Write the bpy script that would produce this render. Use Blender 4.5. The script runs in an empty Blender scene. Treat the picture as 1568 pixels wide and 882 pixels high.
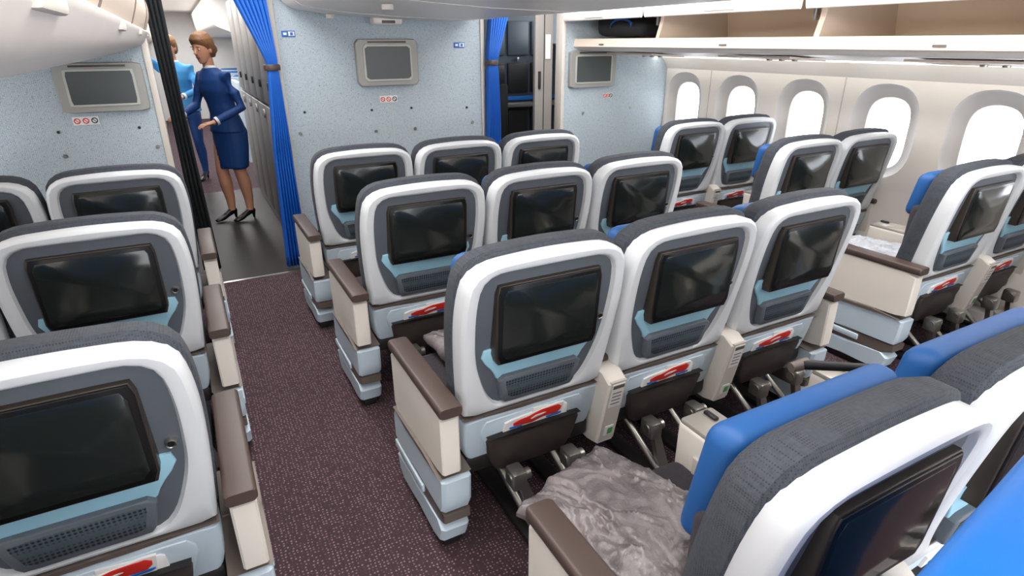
import bpy, bmesh, math, random
from mathutils import Vector, Matrix, Euler
from mathutils.bvhtree import BVHTree
random.seed(4)
scene=bpy.context.scene
try:
    scene.view_settings.view_transform='Standard'
    scene.view_settings.look='None'
except Exception: pass

# ------------------------------------------------------------ materials
def mat(name,col,rough=0.5,metal=0.0,emit=0,coat=0.0,alpha=1.0,trans=0.0,spec=0.5):
    m=bpy.data.materials.new(name); m.use_nodes=True
    b=m.node_tree.nodes['Principled BSDF']
    b.inputs['Base Color'].default_value=(*col,1)
    b.inputs['Roughness'].default_value=rough
    b.inputs['Metallic'].default_value=metal
    b.inputs['Specular IOR Level'].default_value=spec
    b.inputs['Coat Weight'].default_value=coat
    if emit:
        b.inputs['Emission Color'].default_value=(*col,1); b.inputs['Emission Strength'].default_value=emit
    nt=m.node_tree
    tc=nt.nodes.new('ShaderNodeTexCoord'); n=nt.nodes.new('ShaderNodeTexNoise')
    n.inputs['Scale'].default_value=9; n.inputs['Detail'].default_value=3
    nt.links.new(tc.outputs['Object'],n.inputs['Vector'])
    mx=nt.nodes.new('ShaderNodeMix'); mx.data_type='RGBA'; mx.blend_type='MULTIPLY'
    mx.inputs[0].default_value=1
    rp=nt.nodes.new('ShaderNodeValToRGB'); rp.color_ramp.elements[0].color=(.94,.94,.94,1); rp.color_ramp.elements[1].color=(1,1,1,1)
    nt.links.new(n.outputs['Fac'],rp.inputs[0]); mx.inputs[6].default_value=(*col,1)
    nt.links.new(rp.outputs[0],mx.inputs[7]); nt.links.new(mx.outputs[2],b.inputs['Base Color'])
    return m
def srgb(r,g,b):
    f=lambda c:((c/255)/12.92 if c/255<=.04045 else ((c/255+.055)/1.055)**2.4)
    return (f(r),f(g),f(b))
def cellmat(name,base,spot,scale,lo,hi,rough=.9,bump=.3,rand=.0,kind='F1',stretch=(1,1,1),var=.55):
    m=bpy.data.materials.new(name); m.use_nodes=True; nt=m.node_tree; b=nt.nodes['Principled BSDF']
    b.inputs['Roughness'].default_value=rough
    tc=nt.nodes.new('ShaderNodeTexCoord'); mp=nt.nodes.new('ShaderNodeMapping'); mp.inputs['Scale'].default_value=stretch
    nt.links.new(tc.outputs['Object'],mp.inputs[0])
    v=nt.nodes.new('ShaderNodeTexVoronoi'); v.feature='DISTANCE_TO_EDGE' if kind=='edge' else 'F1'
    v.inputs['Scale'].default_value=scale; v.inputs['Randomness'].default_value=rand
    nt.links.new(mp.outputs[0],v.inputs['Vector'])
    r=nt.nodes.new('ShaderNodeValToRGB'); r.color_ramp.elements[0].position=lo; r.color_ramp.elements[1].position=hi
    r.color_ramp.elements[0].color=(*spot,1); r.color_ramp.elements[1].color=(*base,1)
    nt.links.new(v.outputs['Distance'],r.inputs[0])
    n=nt.nodes.new('ShaderNodeTexNoise'); n.inputs['Scale'].default_value=scale*.6; n.inputs['Detail'].default_value=2
    nt.links.new(tc.outputs['Object'],n.inputs['Vector'])
    r2=nt.nodes.new('ShaderNodeValToRGB'); r2.color_ramp.elements[0].color=(.6,.6,.6,1); r2.color_ramp.elements[1].color=(1.15,1.15,1.15,1)
    r2.color_ramp.elements[0].position=.3; r2.color_ramp.elements[1].position=.7
    nt.links.new(n.outputs['Fac'],r2.inputs[0])
    mx=nt.nodes.new('ShaderNodeMix'); mx.data_type='RGBA'; mx.blend_type='MULTIPLY'; mx.inputs[0].default_value=var
    nt.links.new(r.outputs[0],mx.inputs[6]); nt.links.new(r2.outputs[0],mx.inputs[7]); nt.links.new(mx.outputs[2],b.inputs['Base Color'])
    bp=nt.nodes.new('ShaderNodeBump'); bp.inputs['Strength'].default_value=bump; bp.inputs['Distance'].default_value=.002
    nt.links.new(v.outputs['Distance'],bp.inputs['Height']); nt.links.new(bp.outputs[0],b.inputs['Normal'])
    return m

M={}
M['frame']=mat('shell_white',srgb(214,218,222),.34)
M['lower']=mat('shell_pale_blue',srgb(192,208,220),.42)
M['dark']=mat('shell_dark_grey',srgb(90,96,104),.5)
M['blue']=mat('shell_light_blue',srgb(160,208,228),.45)
M['bezel']=mat('screen_bezel',srgb(12,12,13),.3)
M['rim']=mat('screen_rim',srgb(74,68,62),.35,.6)
M['screen']=mat('screen_glass',srgb(26,31,30),.17,0,spec=.55,coat=.1)
M['mesh']=cellmat('pocket_mesh',srgb(74,88,98),srgb(10,14,18),95,.22,.48,.8,.6,0,'F1',(1,1,1),.3)
M['pframe']=mat('pocket_frame',srgb(92,100,108),.5)
M['fabric']=cellmat('seat_fabric_grey',srgb(66,71,79),srgb(34,38,44),190,.1,.4,.95,.5)
M['cush']=cellmat('seat_fabric_dark',srgb(60,56,62),srgb(36,34,38),160,.1,.4,.95,.5)
M['hrest']=mat('headrest_blue',srgb(26,86,152),.55)
M['leather']=mat('seat_blue_leather',srgb(14,104,190),.38)
M['pad']=mat('armrest_brown',srgb(74,60,55),.45)
M['beige']=mat('console_beige',srgb(226,220,211),.42)
M['bronze']=mat('trim_bronze',srgb(108,98,92),.45,.2)
M['pocket']=mat('literature_pocket',srgb(56,48,46),.6)
M['metal']=mat('metal_brushed',srgb(176,174,168),.3,.9)
M['silver']=mat('tray_silver',srgb(205,200,190),.35,.6)
M['metald']=mat('metal_dark',srgb(52,50,50),.45,.6)
M['paper']=mat('paper_white',srgb(232,232,230),.6)
M['red']=mat('paper_red',srgb(215,48,38),.5)
M['pblue']=mat('paper_blue',srgb(20,100,185),.5)
M['green']=mat('label_green',srgb(90,160,90),.5)
M['black']=mat('black_plastic',srgb(22,22,24),.5)
M['bin']=mat('bin_cream',srgb(226,210,194),.4)
M['binw']=mat('bin_white',srgb(238,232,226),.4)
M['binint']=mat('bin_interior',srgb(244,226,204),.55)
M['wall']=mat('sidewall_cream',srgb(246,240,232),.5)
M['reveal']=mat('window_reveal',srgb(204,200,196),.5)
M['ceil']=mat('ceiling_white',srgb(242,240,238),.6)
M['curt']=mat('curtain_blue',srgb(12,92,190),.6)
M['curtd']=mat('curtain_dark',srgb(22,27,30),.8)
M['vinyl']=mat('vinyl_floor',srgb(44,38,38),.5,spec=.3)
M['trimb']=mat('trim_beige',srgb(206,200,192),.45)
M['mframe']=mat('monitor_frame',srgb(150,150,145),.4,.2)
M['mframe2']=mat('monitor_inner',srgb(176,176,168),.4,.2)
M['gal']=mat('galley_grey',srgb(140,136,132),.45)
M['gald']=mat('galley_dark',srgb(66,76,86),.45)
M['skin']=mat('skin',srgb(200,144,116),.5)
M['jack']=mat('uniform_blue',srgb(12,60,122),.65)
M['shirt']=mat('shirt_light_blue',srgb(60,140,200),.65)
M['hair']=cellmat('hair_blond',srgb(128,88,54),srgb(84,54,34),60,.1,.5,.6,.4,1.0,'F1',(3,3,.6))
M['shoe']=mat('shoe_black',srgb(16,16,20),.35)
M['lip']=mat('lips',srgb(160,70,70),.5)
M['carpet']=cellmat('carpet_burgundy',srgb(60,41,47),srgb(142,116,126),76,.15,.33,.95,.6,.35)
M['mosaic']=cellmat('bulkhead_mosaic',srgb(184,197,205),srgb(134,150,161),95,.02,.10,.55,.25,.6,'edge',(1,1,1.25),.25)
M['bag']=mat('bag_black',srgb(28,30,34),.8)

# ------------------------------------------------------------ mesh helpers
def link(o,parent=None):
    scene.collection.objects.link(o)
    if parent: o.parent=parent
    return o
def shade(me,ang=38):
    for p in me.polygons: p.use_smooth=True
    bm=bmesh.new(); bm.from_mesh(me)
    a=math.radians(ang)
    for e in bm.edges:
        if len(e.link_faces)==2:
            e.smooth = e.calc_face_angle(0)<a
    bm.to_mesh(me); bm.free()
def mesh_from(verts,faces,name='m',smooth=True):
    me=bpy.data.meshes.new(name); me.from_pydata([tuple(v) for v in verts],[],faces); 
    bm=bmesh.new(); bm.from_mesh(me); bmesh.ops.remove_doubles(bm,verts=bm.verts,dist=1e-6)
    bmesh.ops.recalc_face_normals(bm,faces=bm.faces); bm.to_mesh(me); bm.free()
    if smooth: shade(me)
    return me
def obj(name,me,m,parent=None,loc=(0,0,0),rot=(0,0,0)):
    if m is not None and len(me.materials)==0: me.materials.append(m)
    o=bpy.data.objects.new(name,me); o.location=loc; o.rotation_euler=rot
    return link(o,parent)
def empty(name,loc=(0,0,0),rot=(0,0,0),parent=None):
    o=bpy.data.objects.new(name,None); o.empty_display_size=.1; o.location=loc; o.rotation_euler=rot
    return link(o,parent)
def rbox(x0,x1,y0,y1,z0,z1,r=.01,seg=2):
    bm=bmesh.new(); bmesh.ops.create_cube(bm,size=1)
    for v in bm.verts:
        v.co=Vector(((x0+x1)/2+v.co.x*(x1-x0),(y0+y1)/2+v.co.y*(y1-y0),(z0+z1)/2+v.co.z*(z1-z0)))
    if r>0: bmesh.ops.bevel(bm,geom=list(bm.edges),offset=r,segments=seg,affect='EDGES',profile=.5)
    me=bpy.data.meshes.new('b'); bm.to_mesh(me); bm.free(); shade(me); return me
def loft(rings,cap0=True,cap1=True,closed=True,smooth=True):
    V=[];F=[];n=len(rings[0])
    for r in rings: V+= [tuple(p) for p in r]
    for i in range(len(rings)-1):
        for j in range(n if closed else n-1):
            a=i*n+j;b=i*n+(j+1)%n
            F.append((a,b,b+n,a+n))
    if cap0: F.append(tuple(range(n)))
    if cap1: F.append(tuple(range((len(rings)-1)*n,len(rings)*n)))
    return mesh_from(V,F,smooth=smooth)
def roundpoly(pts,rads,seg=6):
    out=[];n=len(pts)
    for i in range(n):
        p=Vector(pts[i]);a=Vector(pts[i-1]);b=Vector(pts[(i+1)%n]); r=rads[i] if isinstance(rads,(list,tuple)) else rads
        da=(a-p);db=(b-p); ra=min(r,da.length*.49);rb=min(r,db.length*.49)
        A=p+da.normalized()*ra;B=p+db.normalized()*rb
        for k in range(seg+1):
            t=k/seg; out.append(A*(1-t)**2+p*2*t*(1-t)+B*t*t)
    return out
def star(poly,c,N=64):
    out=[]
    for i in range(N):
        a=2*math.pi*i/N; d=Vector((math.cos(a),math.sin(a))); best=0
        for k in range(len(poly)):
            p=poly[k]-c;q=poly[(k+1)%len(poly)]-c; e=q-p
            den=d.x*e.y-d.y*e.x
            if abs(den)<1e-12: continue
            t=(p.x*e.y-p.y*e.x)/den; s=(p.x*d.y-p.y*d.x)/den
            if -1e-6<=s<=1+1e-6 and t>best: best=t
        out.append(c+d*best)
    return out
def mir(h):
    return h+[(-x,z) for x,z in reversed(h)]
def off(P,c,b): 
    return [p+(c-p).normalized()*b for p in P]
def extr(profile,y0,y1,smooth=True):
    return loft([[(x,y0,z) for x,z in profile],[(x,y1,z) for x,z in profile]],smooth=smooth)
def cyl(p0,p1,r0,r1=None,n=14):
    r1=r0 if r1 is None else r1
    p0=Vector(p0);p1=Vector(p1);d=(p1-p0).normalized(); a=d.orthogonal().normalized(); b=d.cross(a)
    return loft([[p+(a*math.cos(2*math.pi*k/n)+b*math.sin(2*math.pi*k/n))*r for k in range(n)] for p,r in ((p0,r0),(p1,r1))])
def join(meshes_mats,name='j'):
    bm=bmesh.new(); me=bpy.data.meshes.new(name); slots=[]
    for m_,mt in meshes_mats:
        if mt not in slots: slots.append(mt); me.materials.append(mt)
        k=slots.index(mt); nf=len(bm.faces); bm.from_mesh(m_); bm.faces.ensure_lookup_table()
        for f in bm.faces[nf:]: f.material_index=k
    bm.to_mesh(me); bm.free(); return me
def xf(me,mtx):
    me=me.copy(); me.transform(mtx); return me

# ------------------------------------------------------------ seat parts (built once, shared)
ZT=1.117; LEAN=.19
def SM(x,z,w): return (x,LEAN*(ZT-z)-w,z)
C=Vector((0,.80))
outer=star(roundpoly([(.262,.530),(.284,.78),(.287,.94),(.262,1.076),(0,1.092),(-.262,1.076),(-.287,.94),(-.284,.78),(-.262,.530)],[.02,.1,.1,.1,.15,.1,.1,.1,.02]),C,72)
inner=star(roundpoly(mir([(.150,.556),(.190,.610),(.232,.74),(.243,.94),(.220,1.048)])  ,[.03,.05,.06,.1,.07,.07,.1,.06,.05,.03]),C,72)
def ring3(P,w): return [SM(p.x,p.y,w) for p in P]
def lerpP(A,B,t): return [a*(1-t)+b*t for a,b in zip(A,B)]
frame=loft([ring3(outer,-.075),ring3(outer,-.012),ring3(off(outer,C,.005),-.003),ring3(off(outer,C,.014),.004),ring3(lerpP(outer,inner,.75),.004),ring3(off(inner,C,-.004),.001),ring3(inner,-.008),ring3(off(inner,C,.003),-.014)],cap0=False,cap1=False)
panel=loft([ring3(off(inner,C,.002),-.0135),ring3(lerpP(inner,[C]*72,.5),-.012)],cap0=False)
def plate(poly,c,w0,w1,b=.004,N=48):
    P=star(poly,c,N)
    return loft([ring3(P,w0),ring3(P,w1-b),ring3(off(P,c,b*.4),w1-b*.3),ring3(off(P,c,b),w1)])
rp=lambda x0,x1,z0,z1,r:roundpoly([(x0,z0),(x1,z0),(x1,z1),(x0,z1)],r)
SC=Vector((0,.875))
def tilt(me,k=.11):
    for v in me.vertices:
        if v.co.y<LEAN*(ZT-v.co.z)+.012: v.co.y-=k*(1.01-v.co.z)
    return me
rimm=tilt(plate(rp(-.182,.182,.742,1.010,.014),SC,-.02,.004,.004))
bez=tilt(plate(rp(-.178,.178,.746,1.006,.012),SC,-.02,.009,.003))
scr=tilt(plate(rp(-.164,.164,.761,.992,.004),SC,.0,.0096,.0004))
bluep=plate(roundpoly([(-.150,.650),(.150,.650),(.165,.69),(.214,.752),(.208,.79),(-.208,.79),(-.214,.752),(-.165,.69)],.02),Vector((0,.73)),-.02,-.005,.004)
pfr=plate(roundpoly([(-.134,.566),(.134,.566),(.156,.676),(-.156,.676)],.018),Vector((0,.62)),-.02,.014,.006)
pms=plate(roundpoly([(-.113,.583),(.113,.583),(.132,.660),(-.132,.660)],.012),Vector((0,.622)),.0,.0152,.0004)
btn=loft([[SM(.212+.013*math.cos(a)*s,.815+.013*math.sin(a)*s,w) for a in [k*math.pi/9 for k in range(18)]] for s,w in ((1,-.014),(1,-.003),(.8,.002),(.55,-.002))])
btnc=loft([[SM(.212+.007*math.cos(a),.815+.007*math.sin(a),w) for a in [k*math.pi/9 for k in range(18)]] for w in (-.004,.001)])
seam=plate(roundpoly(mir([(.262,.516),(.264,.532)]),.003),Vector((0,.524)),-.07,.006,.002)
lowp=plate(roundpoly(mir([(.14,.29),(.225,.30),(.258,.39),(.262,.516)]),[.02,.05,.05,.01,.01,.05,.05,.02]),Vector((0,.42)),-.08,.004,.012,56)
lowd=plate(roundpoly(mir([(.165,.335),(.205,.455),(.19,.498)]),.02),Vector((0,.42)),-.01,.008,.004)
pk=plate(roundpoly(mir([(.135,.262),(.165,.315),(.185,.432)]),.025),Vector((0,.36)),-.02,.030,.01)
pke=plate(roundpoly(mir([(.180,.422),(.183,.437)]),.004),Vector((0,.43)),-.0,.034,.003)
mag1=plate(roundpoly([(-.125,.40),(.10,.40),(.115,.495),(-.115,.474)],.003),Vector((-.005,.44)),.006,.016,.001)
mag1b=plate(roundpoly([(-.02,.40),(.135,.40),(.130,.480),(-.01,.502)],.003),Vector((.05,.44)),.008,.014,.001)
mag2=plate(roundpoly([(-.085,.446),(-.01,.441),(.03,.452),(.100,.450),(.104,.486),(.02,.486),(-.03,.472),(-.085,.468)],.004),Vector((.0,.462)),.014,.0185,.001)
mag5=plate(roundpoly([(-.03,.456),(.02,.462),(.05,.472),(.0,.470)],.004),Vector((.01,.465)),.014,.0195,.0005)
mag3=plate(roundpoly([(.045,.440),(.105,.442),(.105,.450),(.045,.448)],.002),Vector((.07,.445)),.014,.0195,.001)
mag4=plate(roundpoly([(-.10,.440),(-.05,.440),(-.05,.447),(-.10,.447)],.001),Vector((-.07,.4435)),.014,.0195,.001)
fo=[Vector((p.x*1.02,p.y+(.020*max(0,(p.y-.7)/.4)))) for p in outer]
fab=loft([ring3(off(fo,C,.02),-.055),ring3(fo,-.07),ring3(fo,-.12),ring3(off(fo,C,.02),-.15),ring3(off(fo,C,.06),-.165),ring3(off(fo,C,.2),-.16)])
def headrest(z0,z1,wd):
    hr=rbox(-wd,wd,.155,.245,z0,z1,.04,4)
    for v in hr.vertices:
        v.co.z-=.22*v.co.x**2; v.co.y+= .25*v.co.x**2+ .16*(1.05-v.co.z)
    return hr
hr=headrest(.84,1.062,.235)
hrD=rbox(-.245,.245,.155,.235,.80,1.085,.036,5)
for v in hrD.vertices:
    v.co.z-=.22*v.co.x**2; v.co.y+= .25*v.co.x**2+ .16*(1.05-v.co.z)
hr2=rbox(-.25,.25,.17,.25,.60,.90,.035,3)
seatc=rbox(-.245,.245,.20,.70,.35,.475,.04,4)
seatb=rbox(-.25,.25,.14,.66,.28,.36,.02,2)
spar=cyl((-.29,.30,.27),(.29,.30,.27),.022); spar2=cyl((-.29,.58,.27),(.29,.58,.27),.022)
legs=[]
for s in (-.1,.12):
    legs.append((cyl((s,.30,.27),(s+.06,.02,.03),.016,.012),M['metal']))
    legs.append((cyl((s,.30,.27),(s+.05,.66,.03),.014,.012),M['metal']))
    legs.append((rbox(s+.02,s+.09,-.04,.72,.0,.028,.008),M['metald']))
    legs.append((rbox(s-.025,s+.03,.03,.10,.24,.31,.01),M['metal']))
    legs.append((cyl((s-.03,.06,.28),(s+.05,.06,.28),.02),M['metal']))
    legs.append((loft([[(s+.005,.06,.27),(s+.035,.06,.27),(s+.12,.05,.02),(s+.07,.05,.02)],[(s+.005,.085,.27),(s+.035,.085,.27),(s+.12,.075,.02),(s+.07,.075,.02)]]),M['metal']))
back=[('shell_frame',[(frame,M['frame'])]),('shell_panel',[(panel,M['dark'])]),
 ('video_screen',[(rimm,M['rim']),(bez,M['bezel']),(scr,M['screen'])]),
 ('back_insert',[(bluep,M['blue'])]),('mesh_pocket',[(pfr,M['pframe']),(pms,M['mesh'])]),
 ('audio_jack',[(btn,M['metal']),(btnc,M['black'])]),
 ('back_cushion',[(fab,M['fabric']),(hr2,M['cush'])])]
base=[('lower_shell',[(seam,M['bronze']),(lowp,M['lower']),(lowd,M['lower'])]),
 ('literature_pocket',[(pk,M['pocket']),(pke,M['metald'])]),
 ('magazines',[(mag1,M['paper']),(mag1b,M['paper']),(mag2,M['red']),(mag5,M['paper']),(mag3,M['pblue']),(mag4,M['pblue'])]),
 ('seat_cushion',[(seatc,M['cush']),(seatb,M['metald'])]),
 ('legs',[(spar,M['metal']),(spar2,M['metal'])]+legs)]
back=[(n,join(l,n)) for n,l in back]; base=[(n,join(l,n)) for n,l in base]
HR=join([(hr,M['hrest'])],'headrest'); HRD=join([(hrD,M['hrest'])],'headrest')
def console():
    L=[]
    pad=loft([[(x,y,z) for x,z in roundpoly([(-.362+i,.592),(-.285-i,.592),(-.285-i,.628-i*.5),(-.362+i,.628-i*.5)],.012,3)] for y,i in ((.06,.004),(.065,0),(.30,0),(.575,0),(.585,.006))])
    L.append((pad,M['pad']))
    def sidep(prof,x0,x1,b=.006):
        n=len(prof); c=Vector((sum(p[0] for p in prof)/n,sum(p[1] for p in prof)/n))
        P=star(roundpoly(prof,.02),c,48)
        return loft([[(x0+b*0,p.x,p.y) for p in off(P,c,b)],[(x0+b,p.x,p.y) for p in P],[(x1-b,p.x,p.y) for p in P],[(x1,p.x,p.y) for p in off(P,c,b)]])
    L.append((sidep([(.075,.36),(.575,.34),(.575,.592),(.075,.592)],-.356,-.292),M['beige']))
    L.append((sidep([(.068,.345),(.60,.325),(.60,.343),(.068,.363)],-.366,-.25,.003),M['bronze']))
    L.append((sidep([(.085,.20),(.60,.18),(.60,.33),(.075,.35)],-.36,-.255,.012),M['lower']))
    L.append((sidep([(.095,.135),(.60,.12),(.60,.18),(.085,.2)],-.355,-.26,.004),M['bronze']))
    L.append((sidep([(.13,.04),(.56,.03),(.60,.12),(.095,.14)],-.36,-.258,.012),M['lower']))
    L.append((rbox(-.365,-.35,.28,.59,.150,.182,.004),M['lower']))
    L.append((rbox(-.34,-.28,.15,.55,0,.04,.005),M['metald']))
    return join(L,'aisle_console')
con=console()
conR=con.copy(); conR.transform(Matrix.Scale(-1,4,(1,0,0))); conR.flip_normals()
def mid():
    L=[]; X=.294; sl=.19
    def prism(prof,x0,x1,b=.008):
        n=len(prof); c=Vector((sum(p[0] for p in prof)/n,sum(p[1] for p in prof)/n)); P=star(roundpoly(prof,.025),c,48)
        return loft([[(x0,p.x,p.y) for p in off(P,c,b)],[(x0+b,p.x,p.y) for p in P],[(x1-b,p.x,p.y) for p in P],[(x1,p.x,p.y) for p in off(P,c,b)]])
    L.append((prism([(.095,.25),(.66,.25),(.66,.42),(.34,.575),(.03,.575)],X-.040,X+.040),M['beige']))
    def onface(x0,x1,z0,z1,t,m):
        f=lambda z:.03+(.575-z)*.2
        L.append((loft([[(x0,f(z1)-t,z1),(x1,f(z1)-t,z1),(x1,f(z0)-t,z0),(x0,f(z0)-t,z0)],[(x0,f(z1)+.01,z1),(x1,f(z1)+.01,z1),(x1,f(z0)+.01,z0),(x0,f(z0)+.01,z0)]]),m))
    onface(X-.033,X+.033,.275,.555,.002,M['trimb'])
    onface(X-.026,X+.026,.44,.545,.004,M['paper']); onface(X-.024,X+.024,.525,.54,.005,M['bronze'])
    for k in range(4): onface(X-.020,X+.018,.455+.016*k,.459+.016*k,.005,M['bronze'])
    onface(X-.018,X+.02,.30,.345,.004,M['paper']); onface(X-.004,X+.018,.305,.335,.005,M['green'])
    L.append((rbox(X-.040,X+.040,.14,.40,.572,.60,.012,3),M['pad']))
    L.append((rbox(X-.066,X+.066,.42,.70,.34,.60,.014,3),M['beige']))
    L.append((rbox(X-.062,X+.062,.425,.695,.595,.615,.008,2),M['silver']))
    L.append((rbox(X-.05,X+.05,.45,.60,.613,.618,.001,1),M['silver']))
    L.append((rbox(X-.074,X-.064,.50,.62,.44,.53,.004,1),M['trimb']))
    L.append((rbox(X-.077,X-.072,.55,.60,.47,.49,.002,1),M['metald']))
    L.append((rbox(X+.012,X+.03,.63,.68,.612,.625,.004,1),M['metald']))
    return join(L,'centre_console')
midc=mid()
W_arm=join([(rbox(.275,.315,.08,.55,.57,.605,.012),M['pad']),(rbox(.28,.31,.10,.53,.30,.575,.008),M['beige'])],'window_armrest')
W_armL=join([(rbox(-.315,-.275,.08,.55,.57,.605,.012),M['pad']),(rbox(-.31,-.28,.10,.53,.30,.575,.008),M['beige'])],'window_armrest')
def seat(x,y,kind,near=False):
    e=empty('passenger_seat',(x,y,0))
    o=(.055,0,-.045) if near else (0,0,0)
    for n,me in back: obj(n,me,None,e,o)
    obj('headrest',HRD if near else HR,None,e,(o[0],o[1],o[2]))
    for n,me in base: obj(n,me,None,e,(o[0]*.7,o[1],0) if n in('lower_shell','literature_pocket','magazines') else (0,0,0))
    if 'L' in kind: obj('aisle_console',con,None,e)
    if 'R' in kind: obj('aisle_console',conR,None,e)
    if 'M' in kind: obj('centre_console',midc,None,e)
    if 'W' in kind: obj('window_armrest',W_arm if kind[-1]=='r' else W_armL,None,e)
    return e
DX=.59; Y0=1.387; P=.97
ROW={-1:(.05,-.045),0:(.018,-.03),1:(.005,-.005),2:(0,0)}
ROWL={-1:(-.375,-.12),0:(-.375,-.12),1:(-.36,-.085),2:(-.347,-.05)}
for i in (-1,0,1,2):
    y=Y0+P*i; nr=(i==-1); xo,yo=ROW[i]; xl,yl=ROWL[i]
    seat(.85+xo,y+yo,'LM',nr); seat(.85+DX+xo,y+yo,'M',nr); seat(.85+2*DX+xo,y+yo,'R',nr)
    seat(xl,y+yl,'R'); seat(xl-DX,y+yl,'MWl')
    seat(3.34,y-.03,'LM'); seat(3.34+.57,y-.03,'Wr')
va=empty('video_arm',(1.78,.98,.62))
obj('stem',cyl((.0,-.05,.0),(-.05,-.12,.10),.012),M['black'],va); obj('arm',cyl((-.05,-.12,.10),(-.22,.02,.09),.013,.016),M['black'],va)
obj('handle',cyl((-.20,.02,.09),(-.26,.03,.085),.02,.016),M['bronze'],va)

# ------------------------------------------------------------ room shell
def slab(name,x0,x1,y0,y1,z0,z1,m,parent=None,r=0): return obj(name,rbox(x0,x1,y0,y1,z0,z1,r),m,parent)
YB=4.7; YE=-3.0; XC=1.435; WX=4.22  # rear end left unwalled so bright sky adds frontal fill from behind the camera
slab('floor',-1.4,4.35,YE,4.59,-.1,0,M['carpet'])
slab('floor_entry',-1.4,4.35,4.59,7.8,-.1,-.0,M['vinyl'])
slab('floor_forward_cabin',-1.4,4.35,7.8,16,-.1,-.0,M['carpet'])
slab('trim_1',-.1,.62,4.575,4.605,-.001,.006,M['metal'])
slab('ceiling',-1.6,4.5,YE,16,2.25,2.35,M['ceil'])
slab('wall_front',-1.6,4.5,16,16.1,0,2.3,M['ceil'])
PW=.645; wy=[1.86+PW*i for i in range(-6,5)]
def side(sgn,name,winys):
    mir_=lambda x: x if sgn>0 else 2*XC-x
    X=WX; D=WX-4.15; z0,z1=.68,1.40; V=[];F=[];N=48
    def quad(a,b,c,d):
        k=len(V); V.extend([a,b,c,d]); F.append((k,k+1,k+2,k+3))
    cells=[(y-PW/2,y+PW/2) for y in winys]
    RV=[];RF=[]
    for (a,b),yc in zip(cells,winys):
        cc=Vector((yc,1.048))
        cell=star([Vector(p) for p in ((a,z0),(b,z0),(b,z1),(a,z1))],cc,N)
        for cx in (a,b):
            for cz in (z0,z1):
                k=min(range(N),key=lambda i:(cell[i]-Vector((cx,cz))).length); cell[k]=Vector((cx,cz))
        o1=star(roundpoly([(yc-.235,.745),(yc+.235,.745),(yc+.235,1.375),(yc-.235,1.375)],.24),cc,N)
        o2=star(roundpoly([(yc-.145,.805),(yc+.145,.805),(yc+.145,1.280),(yc-.145,1.280)],.145),cc,N)
        k=len(V)
        rings=[(cell,0),(o1,0)]
        for r,dx in rings: V.extend([(mir_(X+dx),p.x,p.y) for p in r])
        for i in range(len(rings)-1):
            for j in range(N):
                F.append((k+i*N+j,k+i*N+(j+1)%N,k+(i+1)*N+(j+1)%N,k+(i+1)*N+j))
        k=len(RV); o1b=off(o1,cc,.014); rr=[(o1,0),(o1b,.022),(off(o2,cc,-.022),.055),(off(o2,cc,-.006),.058),(o2,.068),(o2,.13)]
        for r,dx in rr: RV.extend([(mir_(X+dx),p.x,p.y) for p in r])
        for i in range(len(rr)-1):
            for j in range(N):
                RF.append((k+i*N+j,k+i*N+(j+1)%N,k+(i+1)*N+(j+1)%N,k+(i+1)*N+j))
    ya=min(c[0] for c in cells); yb=max(c[1] for c in cells)
    quad((mir_(X),YE,z0),(mir_(X),ya,z0),(mir_(X),ya,z1),(mir_(X),YE,z1))
    quad((mir_(X),yb,z0),(mir_(X),16,z0),(mir_(X),16,z1),(mir_(X),yb,z1))
    pr=[(4.15+D,1.40),(4.125+D*.8,1.46),(4.08+D*.6,1.52),(4.0,1.58),(3.9,1.62)]
    for (xa,za),(xb,zb) in zip(pr,pr[1:]): quad((mir_(xa),YE,za),(mir_(xa),16,za),(mir_(xb),16,zb),(mir_(xb),YE,zb))
    pr=[(4.15+D,.68),(4.13+D,.4),(4.08+D,.2),(4.0+D,.1),(4.0+D,0)]
    for (xa,za),(xb,zb) in zip(pr,pr[1:]): quad((mir_(xa),YE,za),(mir_(xa),16,za),(mir_(xb),16,zb),(mir_(xb),YE,zb))
    me=mesh_from(V,F); e=obj(name,me,M['wall'])
    obj('window_reveals',mesh_from(RV,RF),M['reveal'],e)
    for a,b in cells[::2]:
        obj('panel_joint',rbox(min(mir_(X+.002),mir_(X-.004)),max(mir_(X+.002),mir_(X-.004)),a-.003,a+.003,.2,1.40,0),M['reveal'],e)
side(1,'wall_right',wy); side(-1,'wall_left',wy)
gm=bpy.data.materials.new('window_pane'); gm.use_nodes=True; nt=gm.node_tree; nt.nodes.clear()
out=nt.nodes.new('ShaderNodeOutputMaterial'); tr=nt.nodes.new('ShaderNodeBsdfTransparent'); tr.inputs[0].default_value=(.97,.98,1,1)
nt.links.new(tr.outputs[0],out.inputs[0])
k=0
for sx in (WX+.12,2*XC-WX-.12):
    for y in wy:
        k+=1
        cc=Vector((y,1.048)); o2=star(roundpoly([(y-.15,.80),(y+.15,.80),(y+.15,1.29),(y-.15,1.29)],.12),cc,32)
        me=loft([[(sx,p.x,p.y) for p in o2],[(sx+.004,p.x,p.y) for p in o2]])
        obj('window_%d'%k,me,gm)
def bulk(name,x0,x1,ydepth=.08):
    e=slab(name,x0,x1,YB,YB+ydepth,0,2.25,M['mosaic']); return e
bulk('wall_bulkhead_left',-1.35,-.155)
bulk('wall_bulkhead_centre',.66,2.22)
bulk('wall_bulkhead_right',3.03,4.22)
for i,(x0,x1) in enumerate([(-.165,-.125),(.62,.665),(2.215,2.25),(3.0,3.035)]):
    slab('trim_%d'%(i+2),x0,x1,YB-.012,YB+.1,0,2.25,M['trimb'],None,.006)
slab('trim_6',1.439,1.443,YB-.003,YB,0,2.2,M['reveal'])
slab('wall_galley_left',.64,.68,YB+.08,7.8,0,2.25,M['gal'])
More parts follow.
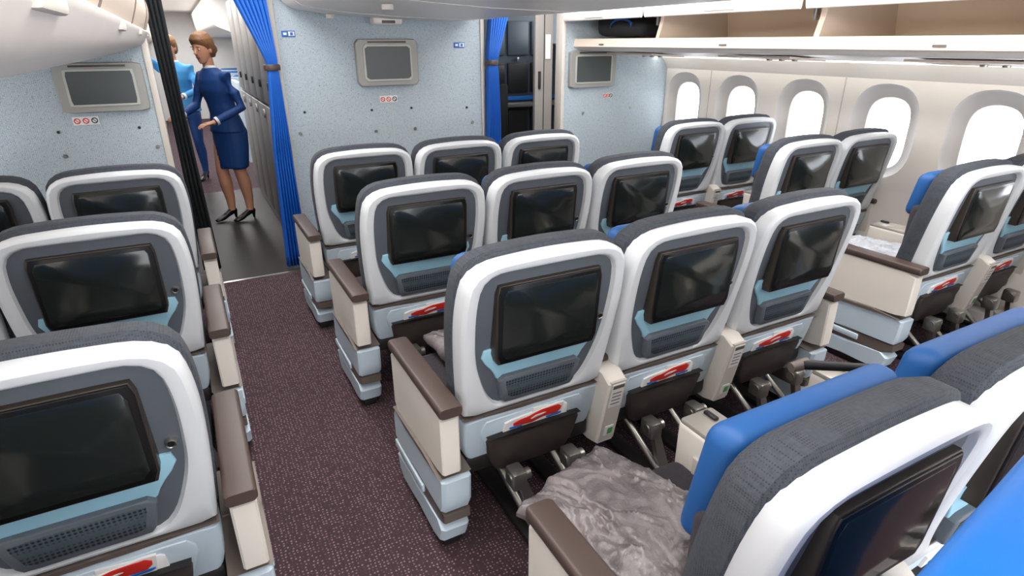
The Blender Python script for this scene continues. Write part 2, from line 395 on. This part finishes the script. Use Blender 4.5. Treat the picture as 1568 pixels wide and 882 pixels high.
slab('wall_galley_right',2.16,2.2,YB+.08,7.8,0,2.25,M['gald'])
slab('wall_galley_front',.64,2.2,7.76,7.8,0,2.25,M['gal'])
slab('wall_lavatory_side',-.30,-.26,YB+.08,7.2,0,2.25,M['gald'])
ge=empty('galley_cabinet',(0,0,0))
for i,y in enumerate([5.0,5.55,6.1,6.65,7.2]):
    obj('door_panel',rbox(.612,.636,y+.02,y+.52,.12,1.15,.006),M['gal'],ge)
    obj('upper_panel',rbox(.612,.636,y+.02,y+.52,1.18,2.05,.006),M['gal'],ge)
    obj('latch',rbox(.595,.615,y+.06,y+.10,1.05,1.12,.004),M['metal'],ge)
    obj('latch_upper',rbox(.595,.615,y+.06,y+.10,1.3,1.36,.004),M['black'],ge)
g2=empty('galley_unit',(0,0,0))
obj('carcass',rbox(2.3,4.0,6.3,6.9,0,2.24,0),M['gald'],g2)
obj('counter',rbox(2.35,3.95,6.18,6.32,.95,1.0,.01),M['metal'],g2)
for ix in range(5):
    xo=2.4+ix*.3
    obj('trolley_door',rbox(xo,xo+.26,6.27,6.31,.05,.92,.01),M['metald'],g2)
    obj('oven',rbox(xo,xo+.26,6.27,6.31,1.1,1.42,.01),M['black'] if ix%2 else M['metald'],g2)
    obj('locker',rbox(xo,xo+.26,6.27,6.31,1.5,1.85,.01),M['gald'],g2)
    obj('latch',rbox(xo+.1,xo+.13,6.25,6.28,1.44,1.48,.004),M['metal'],g2)
obj('stripe',rbox(2.35,3.95,6.26,6.31,1.02,1.06,.004),M['pblue'],g2)
cd=empty('closet_door',(0,0,0))
obj('door_leaf',rbox(2.80,2.98,YB+.11,YB+.15,.0,2.1,.008),M['gal'],cd)
obj('door_seam',rbox(2.885,2.89,YB+.104,YB+.11,.02,2.1,0),M['metald'],cd)
obj('handle',rbox(2.83,2.85,YB+.09,YB+.11,1.25,1.40,.004),M['metald'],cd)
obj('label',rbox(2.90,2.95,YB+.102,YB+.11,1.5,1.7,.002),M['paper'],cd)
js=empty('crew_jumpseat',(2.95,5.85,0))
obj('back',rbox(-.2,.2,.12,.2,.6,1.22,.03),M['bag'],js); obj('seat',rbox(-.2,.2,-.2,.15,.45,.53,.03),M['bag'],js)
obj('headrest',rbox(-.14,.14,.08,.16,1.22,1.42,.03),M['black'],js); obj('post',rbox(-.05,.05,.1,.2,0,.6,.01),M['metald'],js)
obj('harness',rbox(-.09,-.05,.10,.125,.6,1.2,.004),M['pblue'],js)

def monitor(x0,x1,z0,z1):
    e=empty('wall_monitor',((x0+x1)/2,YB,(z0+z1)/2)); w=(x1-x0)/2;h=(z1-z0)/2
    def pl(a,b,y0,y1,r,bv=.006):
        P_=star(roundpoly([(-a,-b),(a,-b),(a,b),(-a,b)],r),Vector((0,0)),48); c=Vector((0,0))
        return loft([[(p.x,y0,p.y) for p in P_],[(p.x,y1+bv,p.y) for p in P_],[(p.x,y1,p.y) for p in off(P_,c,bv)]])
    obj('housing',pl(w,h,0,-.045,.03),M['mframe'],e)
    obj('bezel',pl(w-.05,h-.035,-.03,-.052,.012,.003),M['mframe2'],e)
    obj('screen',pl(w-.065,h-.05,-.04,-.0535,.004,.001),MS,e)
    obj('strip',rbox(-w+.09,w-.09,-.05,-.046,h-.026,h-.014,.001),M['rim'],e)
MS=mat('wall_screen_glass',srgb(64,70,70),.25,0,spec=.35)
monitor(-.665,-.185,1.24,1.535); monitor(1.19,1.665,1.335,1.665); monitor(3.07,3.57,1.255,1.57)
def sign(x,z,w=.14,h=.05,kind=0):
    e=empty('placard' if kind==0 else 'wifi_sign',(x,YB-.0025,z))
    obj('plate',rbox(-w/2,w/2,-.003,.002,-h/2,h/2,.001),M['paper'] if kind==0 else M['pblue'],e)
    if kind==0:
        for i in range(3):
            c=[M['red'],M['red'],M['black']][i]
            me=loft([[(-w/3+i*w/3+r*math.cos(a),yy,r*math.sin(a)) for a in [k*math.pi/10 for k in range(20)]] for r,yy in ((.018,-.003),(.018,-.0045),(.012,-.0045),(.012,-.003))],False,False)
            obj('symbol',me,c,e)
            obj('bar',xf(rbox(-.015,.015,-.0045,-.003,-.002,.002,0),Matrix.Translation((-w/3+i*w/3,0,0))@Matrix.Rotation(.8,4,'Y')),c,e)
    else:
        obj('half',rbox(0,w/2-.004,-.004,.002,-h/2+.006,h/2-.006,.001),M['paper'],e)
        obj('glyph',rbox(.012,.03,-.005,-.003,-.01,.01,0),M['pblue'],e)
        obj('glyph_w',rbox(-.034,-.012,-.005,-.003,-.008,.008,0),M['paper'],e)
sign(-.56,1.19); sign(1.42,1.235); sign(3.52,1.175,.10,.04)
sign(.74,1.70,.09,.04,1); sign(2.03,1.62,.09,.04,1)
hk=empty('bulkhead_fasteners',(0,0,0))
for x,z,m in [(.78,1.17,'black'),(1.28,1.16,'black'),(1.60,1.16,'black'),(2.08,1.14,'black'),(-.72,.98,'metal'),(-.2,1.0,'metal'),(.73,1.02,'metal'),(1.30,1.0,'metal'),(1.62,1.0,'metal'),(3.25,1.03,'metal'),(3.8,1.05,'metal'),(2.13,1.02,'metal'),(-.72,1.13,'black'),(-.28,1.13,'black')]:
    obj('cap',cyl((x,YB-.006,z),(x,YB+.001,z),.013 if m=='metal' else .009),M[m],hk)
def curtain(name,keys,ax='x',y=4.76,m=None,folds=7,amp=.03,tie=None):
    rings=[];N=folds*10
    for z,xa,xb,am in keys:
        r=[]
        for k in range(N+1):
            t=k/N; ph=t*folds*2*math.pi
            r.append((xa+(xb-xa)*t+.006*math.sin(ph*2),y+am*math.sin(ph+z*.7),z))
        rings.append(r)
    V=[];F=[];n=N+1
    for r in rings:V+=r
    for i in range(len(rings)-1):
        for j in range(n-1):
            a=i*n+j;F.append((a,a+1,a+1+n,a+n))
    me=mesh_from(V,F); e=empty(name,(0,0,0)); o=obj('fabric',me,m or M['curt'],e); sol=o.modifiers.new('s','SOLIDIFY'); sol.thickness=.004
    if tie is not None: obj('tieback',loft([[(tie+a*math.cos(t),y+b*math.sin(t),z) for t in [k*math.pi/12 for k in range(24)]] for z,a,b in ((1.465,.05,.042),(1.47,.055,.045),(1.50,.055,.045),(1.505,.05,.042))]),M['pad'],e)
    return e
def interp(keys,steps=5):
    out=[]
    for a,b in zip(keys,keys[1:]):
        for i in range(steps):
            t=i/steps; t=t*t*(3-2*t); out.append(tuple(a[k]*(1-t)+b[k]*t for k in range(4)))
    out.append(keys[-1]); return out
curtain('curtain',interp([(2.2,.30,.62,.03),(1.9,.42,.62,.03),(1.53,.56,.63,.03),(1.48,.565,.625,.022),(1.42,.56,.63,.03),(.9,.52,.64,.035),(.03,.49,.65,.04)]),y=4.65,tie=.595)
curtain('curtain',interp([(2.2,2.32,2.52,.03),(1.85,2.28,2.44,.03),(1.53,2.25,2.34,.03),(1.47,2.26,2.33,.022),(1.42,2.25,2.34,.03),(.9,2.24,2.36,.03),(.03,2.24,2.38,.035)]),y=4.65,tie=2.295)
curtain('curtain',interp([(2.2,-.11,-.0,.02),(1.2,-.09,0.0,.03),(.03,-.09,.03,.035)]),y=4.87,m=M['curtd'],folds=4)
slab('curtain_rail',-.12,.57,4.64,4.66,2.215,2.24,M['metal'])

# ------------------------------------------------------------ overhead bins
def smoothp(p,r=.05): return [tuple(v) for v in roundpoly(p,r,5)]
lb=empty('overhead_bin_left',(0,0,0))
prof=smoothp([(-1.3,1.52),(-.62,1.555),(-.36,1.59),(-.14,1.66),(-.07,1.83),(-.16,2.12),(-.3,2.25),(-1.3,2.25)],.07)
obj('bin_body',extr(prof,YE,YB),M['bin'],lb)
prof2=smoothp([(-.7,1.535),(-.34,1.575),(-.15,1.635),(-.10,1.72),(-.30,1.66),(-.7,1.60)],.03)
obj('lower_valance',extr(prof2,YE,YB),M['binw'],lb)
for y in (-1.0,.3,1.6,2.9,4.2):
    obj('bin_seam',extr([(x+.0035,z-.002) if x>-.5 else (x,z-.004) for x,z in prof],y-.006,y+.006),M['bronze'],lb)
    obj('latch',rbox(-.135,-.11,y+.55,y+.75,1.68,1.71,.006),M['trimb'],lb)
    obj('placard',rbox(-.40,-.36,y+.4,y+.5,1.574,1.58,.001),M['paper'],lb)
cb=empty('overhead_bin_centre',(0,0,0))
prof=smoothp([(.60,2.25),(.63,2.02),(.74,1.86),(1.0,1.825),(1.435,1.80),(1.87,1.79),(2.13,1.80),(2.27,1.96),(2.30,2.25)],.06)
obj('bin_body',extr(prof,YE,YB-.1),M['binw'],cb)
for y in (-1.0,.3,1.6,2.9,4.2):
    obj('bin_seam',extr([(1.435+(x-1.435)*1.002,z-.003) for x,z in prof],y-.004,y+.004),M['reveal'],cb)
    for x in (1.0,1.87): obj('reading_light',cyl((x,y+.3,1.795),(x,y+.3,1.82),.03),M['reveal'],cb)
rb=empty('overhead_bin_right',(0,0,0))
under=smoothp([(3.13,1.60),(3.19,1.565),(3.45,1.56),(4.09,1.51),(4.12,1.60),(3.9,1.66),(3.22,1.645),(3.14,1.645)],.02)
obj('bin_floor',extr(under,YE,YB),M['binw'],rb)
obj('lip',extr(smoothp([(3.12,1.60),(3.135,1.595),(3.15,1.66),(3.135,1.665)],.004),YE,YB),M['bin'],rb)
obj('bin_back',extr([(3.86,1.65),(3.90,1.65),(3.80,2.14),(3.76,2.14)],YE,YB),M['binint'],rb)
obj('bin_shelf',extr([(3.16,1.646),(3.88,1.665),(3.88,1.672),(3.16,1.652)],YE,YB),M['binint'],rb)
obj('bin_top',extr([(3.25,2.12),(3.8,2.12),(3.8,2.2),(3.25,2.2)],YE,YB),M['binint'],rb)
lid=smoothp([(3.30,2.14),(3.08,2.02),(2.99,1.86),(3.0,1.80),(3.02,1.80),(3.025,1.86),(3.11,1.99),(3.32,2.10)],.02)
for y0 in (-2.92,-1.6,-.27,1.04,2.35,3.66):
    y1=min(y0+1.29,YB-.01)
    obj('bin_lid',extr(lid,y0+.01,y1-.01),M['binw'],rb)
    obj('lid_handle',rbox(2.985,3.0,y0+.45,y0+.70,1.815,1.85,.006),M['trimb'],rb)
    dv=[(3.15,1.63),(3.88,1.65),(3.80,2.14),(3.30,2.14),(3.17,1.95),(3.20,1.80)]
    obj('divider',extr(smoothp(dv,.03),y0-.02,y0+.015),M['bin'],rb)
    obj('hinge',rbox(3.2,3.24,y0+.05,y0+.07,1.75,2.0,.006),M['metal'],rb)
    obj('service_unit',extr([(3.42,1.552),(3.78,1.525),(3.78,1.515),(3.42,1.540)],y0+.35,y0+.95),M['bin'],rb)
    for dy in (.45,.55,.65): obj('reading_light',cyl((3.6,y0+dy,1.545),(3.6,y0+dy,1.518),.022,.018),M['metal'],rb)
    obj('placard',rbox(3.118,3.122,y0+.6,y0+.66,1.613,1.625,0),M['bronze'],rb)
VL=mat('valance_light',(1,.95,.88),.5,emit=6)
obj('valance_light',rbox(4.04,4.09,YE,YB,1.505,1.515,.003),VL,rb)
obj('valance_light',rbox(2*XC-4.07,2*XC-4.02,YE,YB,1.50,1.51,.003),VL,lb)
bg=rbox(3.25,3.75,3.95,4.55,1.68,1.86,.06,4)
for v in bg.vertices: v.co.z-=.06*math.sin(v.co.y*9)**2*(v.co.z>1.75); v.co.x+=.02*math.sin(v.co.y*23)
be=empty('duffel_bag',(0,0,0)); obj('body',bg,M['bag'],be)
obj('strap',loft([[ (3.24+r*math.cos(a)*.5,4.2+.14*math.cos(t)+r*math.cos(a)*math.cos(t),1.75+.06*math.sin(t)+r*math.sin(a)) for a in [j*math.pi/4 for j in range(8)]] for t in [k*math.pi/10 for k in range(11)] for r in (.01,)]),M['pblue'],be)
pj=empty('ceiling_sign',(1.43,YB-.06,1.80)); obj('housing',rbox(-.11,.11,-.06,.06,-.04,.06,.02,3),M['binw'],pj); obj('lens',rbox(-.05,.05,-.065,-.05,-.03,-.01,.004),M['bronze'],pj)

# ------------------------------------------------------------ forward cabin
for ix,x in enumerate((-.72,1.05,1.9)):
    for iy in range(4):
        e=empty('business_seat',(x,9.6+iy*1.5,0))
        obj('shell',loft([[(px_,py_,z) for px_,py_ in [tuple(v) for v in roundpoly([(-.32,0),(.32,0),(.34,.9),(.28,.95),(.26,.15),(-.26,.15),(-.28,.95),(-.34,.9)],.04)]] for z in (0.0,1.12)]),M['lower'],e)
        obj('cushion',rbox(-.24,.24,.2,.8,.3,.5,.05,3),M['hrest'],e); obj('back',rbox(-.24,.24,.16,.3,.45,1.15,.05,3),M['hrest'],e)
fb=empty('overhead_bin_forward',(0,0,0))
obj('left_bin',extr(smoothp([(-1.3,1.55),(-.5,1.6),(-.25,1.72),(-.25,2.1),(-1.3,2.25)],.06),9.3,15.9),M['bin'],fb)
obj('centre_bin',extr(smoothp([(.5,2.24),(.55,1.85),(.8,1.75),(2.1,1.75),(2.3,2.24)],.06),9.3,15.9),M['binw'],fb)

# ------------------------------------------------------------ people
def ell(c,rx,ry,n=20):
    return [(c[0]+rx*math.cos(a),c[1]+ry*math.sin(a),c[2]) for a in [2*math.pi*k/n for k in range(n)]]
def tube(pts,rads,n=12):
    pts=[Vector(p) for p in pts]; rings=[]
    for i,p in enumerate(pts):
        d=((pts[i+1]-p).normalized() if i<len(pts)-1 else Vector()) + ((p-pts[i-1]).normalized() if i else Vector()); d.normalize()
        a=d.cross(Vector((0.13,.21,1)) if abs(d.z)<.9 else Vector((1,.1,0))).normalized(); b=d.cross(a)
        rings.append([p+(a*math.cos(2*math.pi*k/n)+b*math.sin(2*math.pi*k/n))*rads[i] for k in range(n)])
    return loft(rings)
def sphere(c,r,sc=(1,1,1)):
    bm=bmesh.new(); bmesh.ops.create_uvsphere(bm,u_segments=20,v_segments=14,radius=r)
    for v in bm.verts: v.co=Vector((c[0]+v.co.x*sc[0],c[1]+v.co.y*sc[1],c[2]+v.co.z*sc[2]))
    me=bpy.data.meshes.new('s'); bm.to_mesh(me); bm.free(); shade(me,180); return me
def fuse(name,plist,vox,parent,loc=(0,0,0),rot=(0,0,0)):
    j=join(plist,'tmp'); o=bpy.data.objects.new('tmp',j); scene.collection.objects.link(o)
    r=o.modifiers.new('r','REMESH'); r.mode='VOXEL'; r.voxel_size=vox; r.use_smooth_shade=True
    s=o.modifiers.new('s','SMOOTH'); s.factor=.5; s.iterations=4
    dg=bpy.context.evaluated_depsgraph_get(); me=bpy.data.meshes.new_from_object(o.evaluated_get(dg)); bpy.data.objects.remove(o)
    me.materials.clear(); slots=[]; trees=[]
    for m_,mt in plist:
        if mt not in slots: slots.append(mt); me.materials.append(mt)
        bm=bmesh.new(); bm.from_mesh(m_); trees.append((BVHTree.FromBMesh(bm),slots.index(mt))); bm.free()
    for p in me.polygons:
        p.use_smooth=True; best=9
        for t,k in trees:
            h=t.find_nearest(p.center)
            if h[0] is not None and h[3]<best: best=h[3]; p.material_index=k
    me.name=name
    return obj(name,me,None,parent,loc,rot)
def hand(w,dirv,up,side,s=1.0):
    w=Vector(w);d=Vector(dirv).normalized();u=Vector(up).normalized(); l=d.cross(u).normalized()*side; L=[]
    rings=[]
    for t,wd,th in ((0,.024,.017),(.03,.032,.016),(.06,.038,.014),(.085,.038,.012)):
        c=w+d*t*s; rings.append([c+l*math.cos(a)*wd*s+u*math.sin(a)*th*s for a in [k*math.pi/7 for k in range(14)]])
    L.append(loft(rings))
    for i,ln in enumerate((.072,.080,.075,.058)):
        b=w+d*.078*s+l*(.027-.018*i)*s; q=ln*s
        p1=b+d*q*.4-u*.004*s;p2=p1+d*q*.3-u*q*.16;p3=p2+d*q*.2-u*q*.22
        L.append(tube([b-d*.01,p1,p2,p3],[.0085*s,.0085*s,.0078*s,.006*s],8))
    b=w+d*.03*s+l*.024*s; p1=b+(d*.5+l*.75-u*.2)*.035*s; p2=p1+(d*.9+l*.3-u*.2)*.03*s
    L.append(tube([b,p1,p2],[.012*s,.0105*s,.008*s],8)); return L
def person(name,loc,rotz,top,bottom,arms,skirt=True,hair=M['hair'],bun=True,headturn=0,stride=.06):
    e=empty(name,loc,(0,0,rotz))
    S=M['skin']; L=[]
    L.append((loft([ell((0,-.045,.86),.195,.14),ell((0,-.045,.93),.18,.13),ell((0,-.035,1.03),.148,.11),ell((0,-.02,1.13),.145,.11),ell((0,.005,1.24),.168,.122),ell((0,.015,1.33),.178,.108),ell((0,.015,1.385),.165,.085),ell((0,.02,1.42),.10,.065),ell((0,.025,1.44),.06,.05)]),top))
    for s,(sh,el,wr,hd) in zip((1,-1),arms):
        sh=Vector(sh);el=Vector(el);wr=Vector(wr)
        L.append((tube([sh+Vector((-.03*s,0,.0)),sh,sh.lerp(el,.5),el,el.lerp(wr,.5),wr],[.05,.056,.050,.044,.039,.033]),top))
    fuse('torso',L,.012,e)
    obj('collar',loft([ell((0,.02,1.425),.068,.058),ell((0,.022,1.455),.060,.055)],False,False),M['paper'],e)
    L=[(loft([ell((0,-.05,.96),.15,.115),ell((0,-.06,.86),.188,.142),ell((0,-.055,.72),.185,.135),ell((0,-.04,.52),.165,.12)]) if skirt else loft([ell((0,-.04,.96),.15,.11),ell((0,-.05,.84),.17,.12),ell((0,-.04,.78),.15,.1)]),bottom)]
    legc=S if skirt else bottom
    for s,fy in ((1,stride),(-1,-stride)):
        L.append((tube([(s*.09,-.04,.84),(s*.085,-.02+fy*.5,.66),(s*.08,.0+fy*.8,.5),(s*.078,-.02+fy,.36),(s*.075,-.035+fy,.2),(s*.075,-.03+fy,.10)],[.085,.075,.058,.060,.044,.034],14),legc))
        sh=loft([[(s*.075+wd*math.cos(a),yy+fy,zz+hh*math.sin(a)) for a in [k*math.pi/7 for k in range(14)]] for yy,wd,zz,hh in ((-.075,.026,.085,.02),(-.04,.032,.085,.035),(.02,.034,.065,.032),(.08,.042,.035,.026),(.13,.038,.026,.02),(.16,.02,.022,.014))])
        L.append((sh,M['shoe']))
        L.append((tube([(s*.075,-.065+fy,.08),(s*.075,-.06+fy,.0)],[.02,.012],8),M['shoe']))
    fuse('legs',L,.011,e)
    fuse('neck',[(loft([ell((0,.02,1.38),.055,.05),ell((0,.03,1.46),.048,.05),ell((0,.045,1.53),.05,.055)]),S)],.008,e)
    he=empty('head_pivot',(0,.05,1.59),(-.12,0,headturn),e)
    h=Vector((0,.01,0)); H=[]
    H.append((loft([ell((h.x,h.y+dy,h.z+dz),rx,ry) for dz,rx,ry,dy in ((-.115,.018,.02,.045),(-.10,.038,.045,.025),(-.06,.056,.07,.01),(-.02,.068,.084,.0),(.03,.074,.093,-.005),(.08,.068,.088,-.008),(.11,.045,.06,-.01),(.122,.015,.02,-.01))]),S))
    H.append((loft([ell((h.x,h.y+yy,h.z+zz),r,r*.9,10) for yy,zz,r in ((.082,.028,.006),(.094,.0,.010),(.104,-.022,.014),(.09,-.034,.012))]),S))
    for s in (1,-1): H.append((sphere((s*.076,h.y-.01,h.z-.005),.022,(.4,.8,1.4)),S))
    fuse('head',H,.006,he)
    F=[]
    for s in (1,-1):
        F.append((sphere((s*.030,h.y+.078,h.z+.012),.010,(1.1,.6,.6)),M['paper'])); F.append((sphere((s*.030,h.y+.083,h.z+.012),.0052,(1,.5,1)),M['black']))
        F.append((rbox(s*.030-.017,s*.030+.017,h.y+.080,h.y+.088,h.z+.03,h.z+.035,.002),M['hair']))
    F.append((sphere((0,h.y+.078,h.z-.058),.018,(1.3,.5,.45)),M['lip']))
    obj('face',join(F,'face'),None,he)
    hl=[(loft([ell((0,h.y+dy,h.z+dz),rx,ry) for dz,rx,ry,dy in ((-.075,.055,.045,-.055),(-.04,.078,.064,-.045),(.0,.089,.080,-.035),(.05,.093,.100,-.016),(.09,.088,.106,-.006),(.13,.062,.080,-.006),(.155,.018,.028,-.012))]),hair)]
    if bun: hl.append((sphere((0,h.y-.10,h.z-.01),.05,(1.2,.9,1)),hair))
    fuse('hair',hl,.008,he)
    for s,(sh,el,wr,hd) in zip((1,-1),arms):
        el=Vector(el);wr=Vector(wr);d=(wr-el).normalized()
        hs=hand(wr+d*.005,Vector(hd[0]),Vector(hd[1]),hd[2])
        hs.append(tube([wr-d*.03,wr+d*.02],[.024,.023],12))
        fuse('hand',[(x,S) for x in hs],.0045,e)
        obj('cuff',tube([wr-d*.035,wr-d*.012],[.0385,.038],16),M['paper'],e)
    return e
ang=math.atan2(-.50,-.86)-math.pi/2
person('flight_attendant',(.30,6.39,0),ang,M['jack'],M['jack'],
 [((.185,.0,1.36),(.235,.08,1.10),(.13,.31,1.03),((-.3,.9,.0),(.1,0,1),-1)),
  ((-.185,.0,1.36),(-.25,-.06,1.09),(-.18,.19,.98),((.1,.95,-.1),(-.1,.1,1),1))],headturn=.25,stride=.05)
person('cabin_crew_member',(-.0,8.6,0),math.pi*.85,M['shirt'],M['jack'],
 [((.185,0,1.36),(.26,.14,1.50),(.2,.2,1.72),((-.1,.2,1),(0,-1,.2),-1)),
  ((-.185,0,1.36),(-.25,.05,1.12),(-.14,.24,1.05),((.2,.9,-.1),(-.1,.1,1),1))],skirt=False)

# ------------------------------------------------------------ loose items
from mathutils import noise
def crumple(w,l,h,seed,freq=14,amp=.02):
    bm=bmesh.new(); bmesh.ops.create_cube(bm,size=1); bmesh.ops.subdivide_edges(bm,edges=list(bm.edges),cuts=60,use_grid_fill=True)
    def ridge(q): return (1-min(1,abs(noise.noise(q))*4.5))
    for v in bm.verts:
        x,y,z=v.co; f=max(0,(1-(2*abs(x))**4))*max(0,(1-(2*abs(y))**4))
        p=Vector((x*w,y*l,z*h*(.12+.88*f**.5)))
        q=Vector((p.x*freq+seed,p.y*freq*.7,p.z*freq*.5)); qq=q+Vector((noise.noise(q*.7),noise.noise(q*.7+Vector((5,5,5))),0))*1.1
        d=.9*noise.noise(q*.5)+.42*ridge(qq*.8)+.30*ridge(qq*1.7+Vector((3,1,0)))+.16*ridge(qq*3.6+Vector((7,1,0)))
        p.z+=amp*d*(1 if z>0 else .2); p.x+=amp*.8*noise.noise(q*1.2+Vector((9,3,1))); p.y+=amp*.8*noise.noise(q*1.2+Vector((2,7,4)))
        v.co=p
    me=bpy.data.meshes.new('c'); bm.to_mesh(me); bm.free(); shade(me,60); return me
def plastic(name,c1,c2):
    m=mat(name,c1,.35,0,coat=1.0,spec=.5); nt=m.node_tree; b=nt.nodes['Principled BSDF']; b.inputs['Coat Roughness'].default_value=.1
    tc=nt.nodes.new('ShaderNodeTexCoord'); n=nt.nodes.new('ShaderNodeTexNoise'); n.inputs['Scale'].default_value=9; n.inputs['Detail'].default_value=5; n.inputs['Distortion'].default_value=1.0
    nt.links.new(tc.outputs['Object'],n.inputs[0]); r=nt.nodes.new('ShaderNodeValToRGB'); r.color_ramp.elements[0].position=.35; r.color_ramp.elements[1].position=.68
    r.color_ramp.elements[0].color=(*c1,1); r.color_ramp.elements[1].color=(*c2,1)
    nt.links.new(n.outputs['Fac'],r.inputs[0]); nt.links.new(r.outputs[0],b.inputs['Base Color'])
    n2=nt.nodes.new('ShaderNodeTexNoise'); n2.inputs['Scale'].default_value=34; n2.inputs['Detail'].default_value=4; n2.inputs['Distortion'].default_value=3
    nt.links.new(tc.outputs['Object'],n2.inputs[0])
    bp=nt.nodes.new('ShaderNodeBump'); bp.inputs['Strength'].default_value=.7; bp.inputs['Distance'].default_value=.01
    nt.links.new(n2.outputs['Fac'],bp.inputs['Height']); nt.links.new(bp.outputs[0],b.inputs['Coat Normal'])
    return m
pl=plastic('blanket_plastic_wrap',srgb(80,72,74),srgb(122,114,116))
pl2=plastic('plastic_wrap_white',srgb(170,176,186),srgb(222,226,232))
obj('wrapped_blanket',crumple(.36,.42,.085,1.3,12,.022),pl,None,(.80,.90,.53),(0,0,.35))
obj('wrapped_blanket',crumple(.30,.34,.08,4.2,12,.02),pl2,None,(3.35,1.86,.53),(0,0,.2))
obj('wrapped_blanket',crumple(.30,.34,.08,7.2,12,.02),pl,None,(.85,1.92,.53),(0,0,.1))
obj('wrapped_blanket',crumple(.30,.34,.08,2.2,12,.02),pl,None,(-.36,1.86,.53),(0,0,.1))
es=empty('blue_leather_seat',(.87,.253,0),(0,0,math.radians(8)))
def puff(x0,x1,z0,z1,th,r=.03):
    b=rbox(x0,x1,-th,0,z0,z1,r,5)
    for v in b.vertices: v.co.y+= .02*(1.10-v.co.z)
    return b
obj('headrest',puff(-.36,.27,.90,1.115,.13),M['leather'],es)
obj('backrest',puff(-.355,.265,.42,.905,.14),M['leather'],es)
obj('rear_shell',xf(puff(-.34,.25,.40,1.08,.05),Matrix.Translation((0,-.11,0))),M['lower'],es)
obj('frame',rbox(-.24,.24,-.10,-.03,0.0,.44,.01),M['metald'],es)

# ------------------------------------------------------------ light
w=bpy.data.worlds.new('sky'); scene.world=w; w.use_nodes=True
bgn=w.node_tree.nodes['Background']; bgn.inputs[0].default_value=(.94,.97,1,1); bgn.inputs[1].default_value=5.8
def area(name,loc,sx,sy,power,col=(1,.98,.96),rot=(0,0,0)):
    l=bpy.data.lights.new(name,'AREA'); l.shape='RECTANGLE'; l.size=sx; l.size_y=sy; l.energy=power; l.color=col
    o=bpy.data.objects.new(name,l); o.location=loc; o.rotation_euler=rot; scene.collection.objects.link(o)
area('ceiling_light_left_aisle',(.27,.9,2.23),.5,7.4,84)
area('ceiling_light_right_aisle',(2.63,.9,2.23),.5,7.4,84)
area('added_bin_fill_left',(.585,.8,2.05),.12,7.4,12,rot=(0,math.radians(-70),0))  # added fill lamp meant to lift the left bins, no fixture modelled
area('added_bin_fill_right',(2.32,.8,1.92),.12,7.4,34,rot=(0,math.radians(-90),0))  # added fill lamp aimed under the open lids to brighten the right bins
area('ceiling_light_entry',(.27,6.2,2.23),.5,2.4,26)
area('ceiling_light_forward',(.2,11.5,2.2),.5,7,120)
area('ceiling_light_galley',(2.7,5.5,2.23),.5,.6,6)

# ------------------------------------------------------------ camera
yaw,pitch,roll,f,h=.489,.395,-.004,925.116,1.647
cy,sy_,cp,sp=math.cos(yaw),math.sin(yaw),math.cos(pitch),math.sin(pitch)
d=Vector((sy_*cp,cy*cp,-sp)); r=Vector((cy,-sy_,0)); u=r.cross(d)
c_,s_=math.cos(roll),math.sin(roll); r,u=r*c_+u*s_,u*c_-r*s_
cam=bpy.data.cameras.new('camera'); cam.sensor_width=36; cam.lens=f*36/1600; cam.clip_start=.03
co=bpy.data.objects.new('camera',cam); scene.collection.objects.link(co)
mt=Matrix((r,u,-d)).transposed().to_4x4(); mt.translation=Vector((0,0,h)); co.matrix_world=mt
scene.camera=co
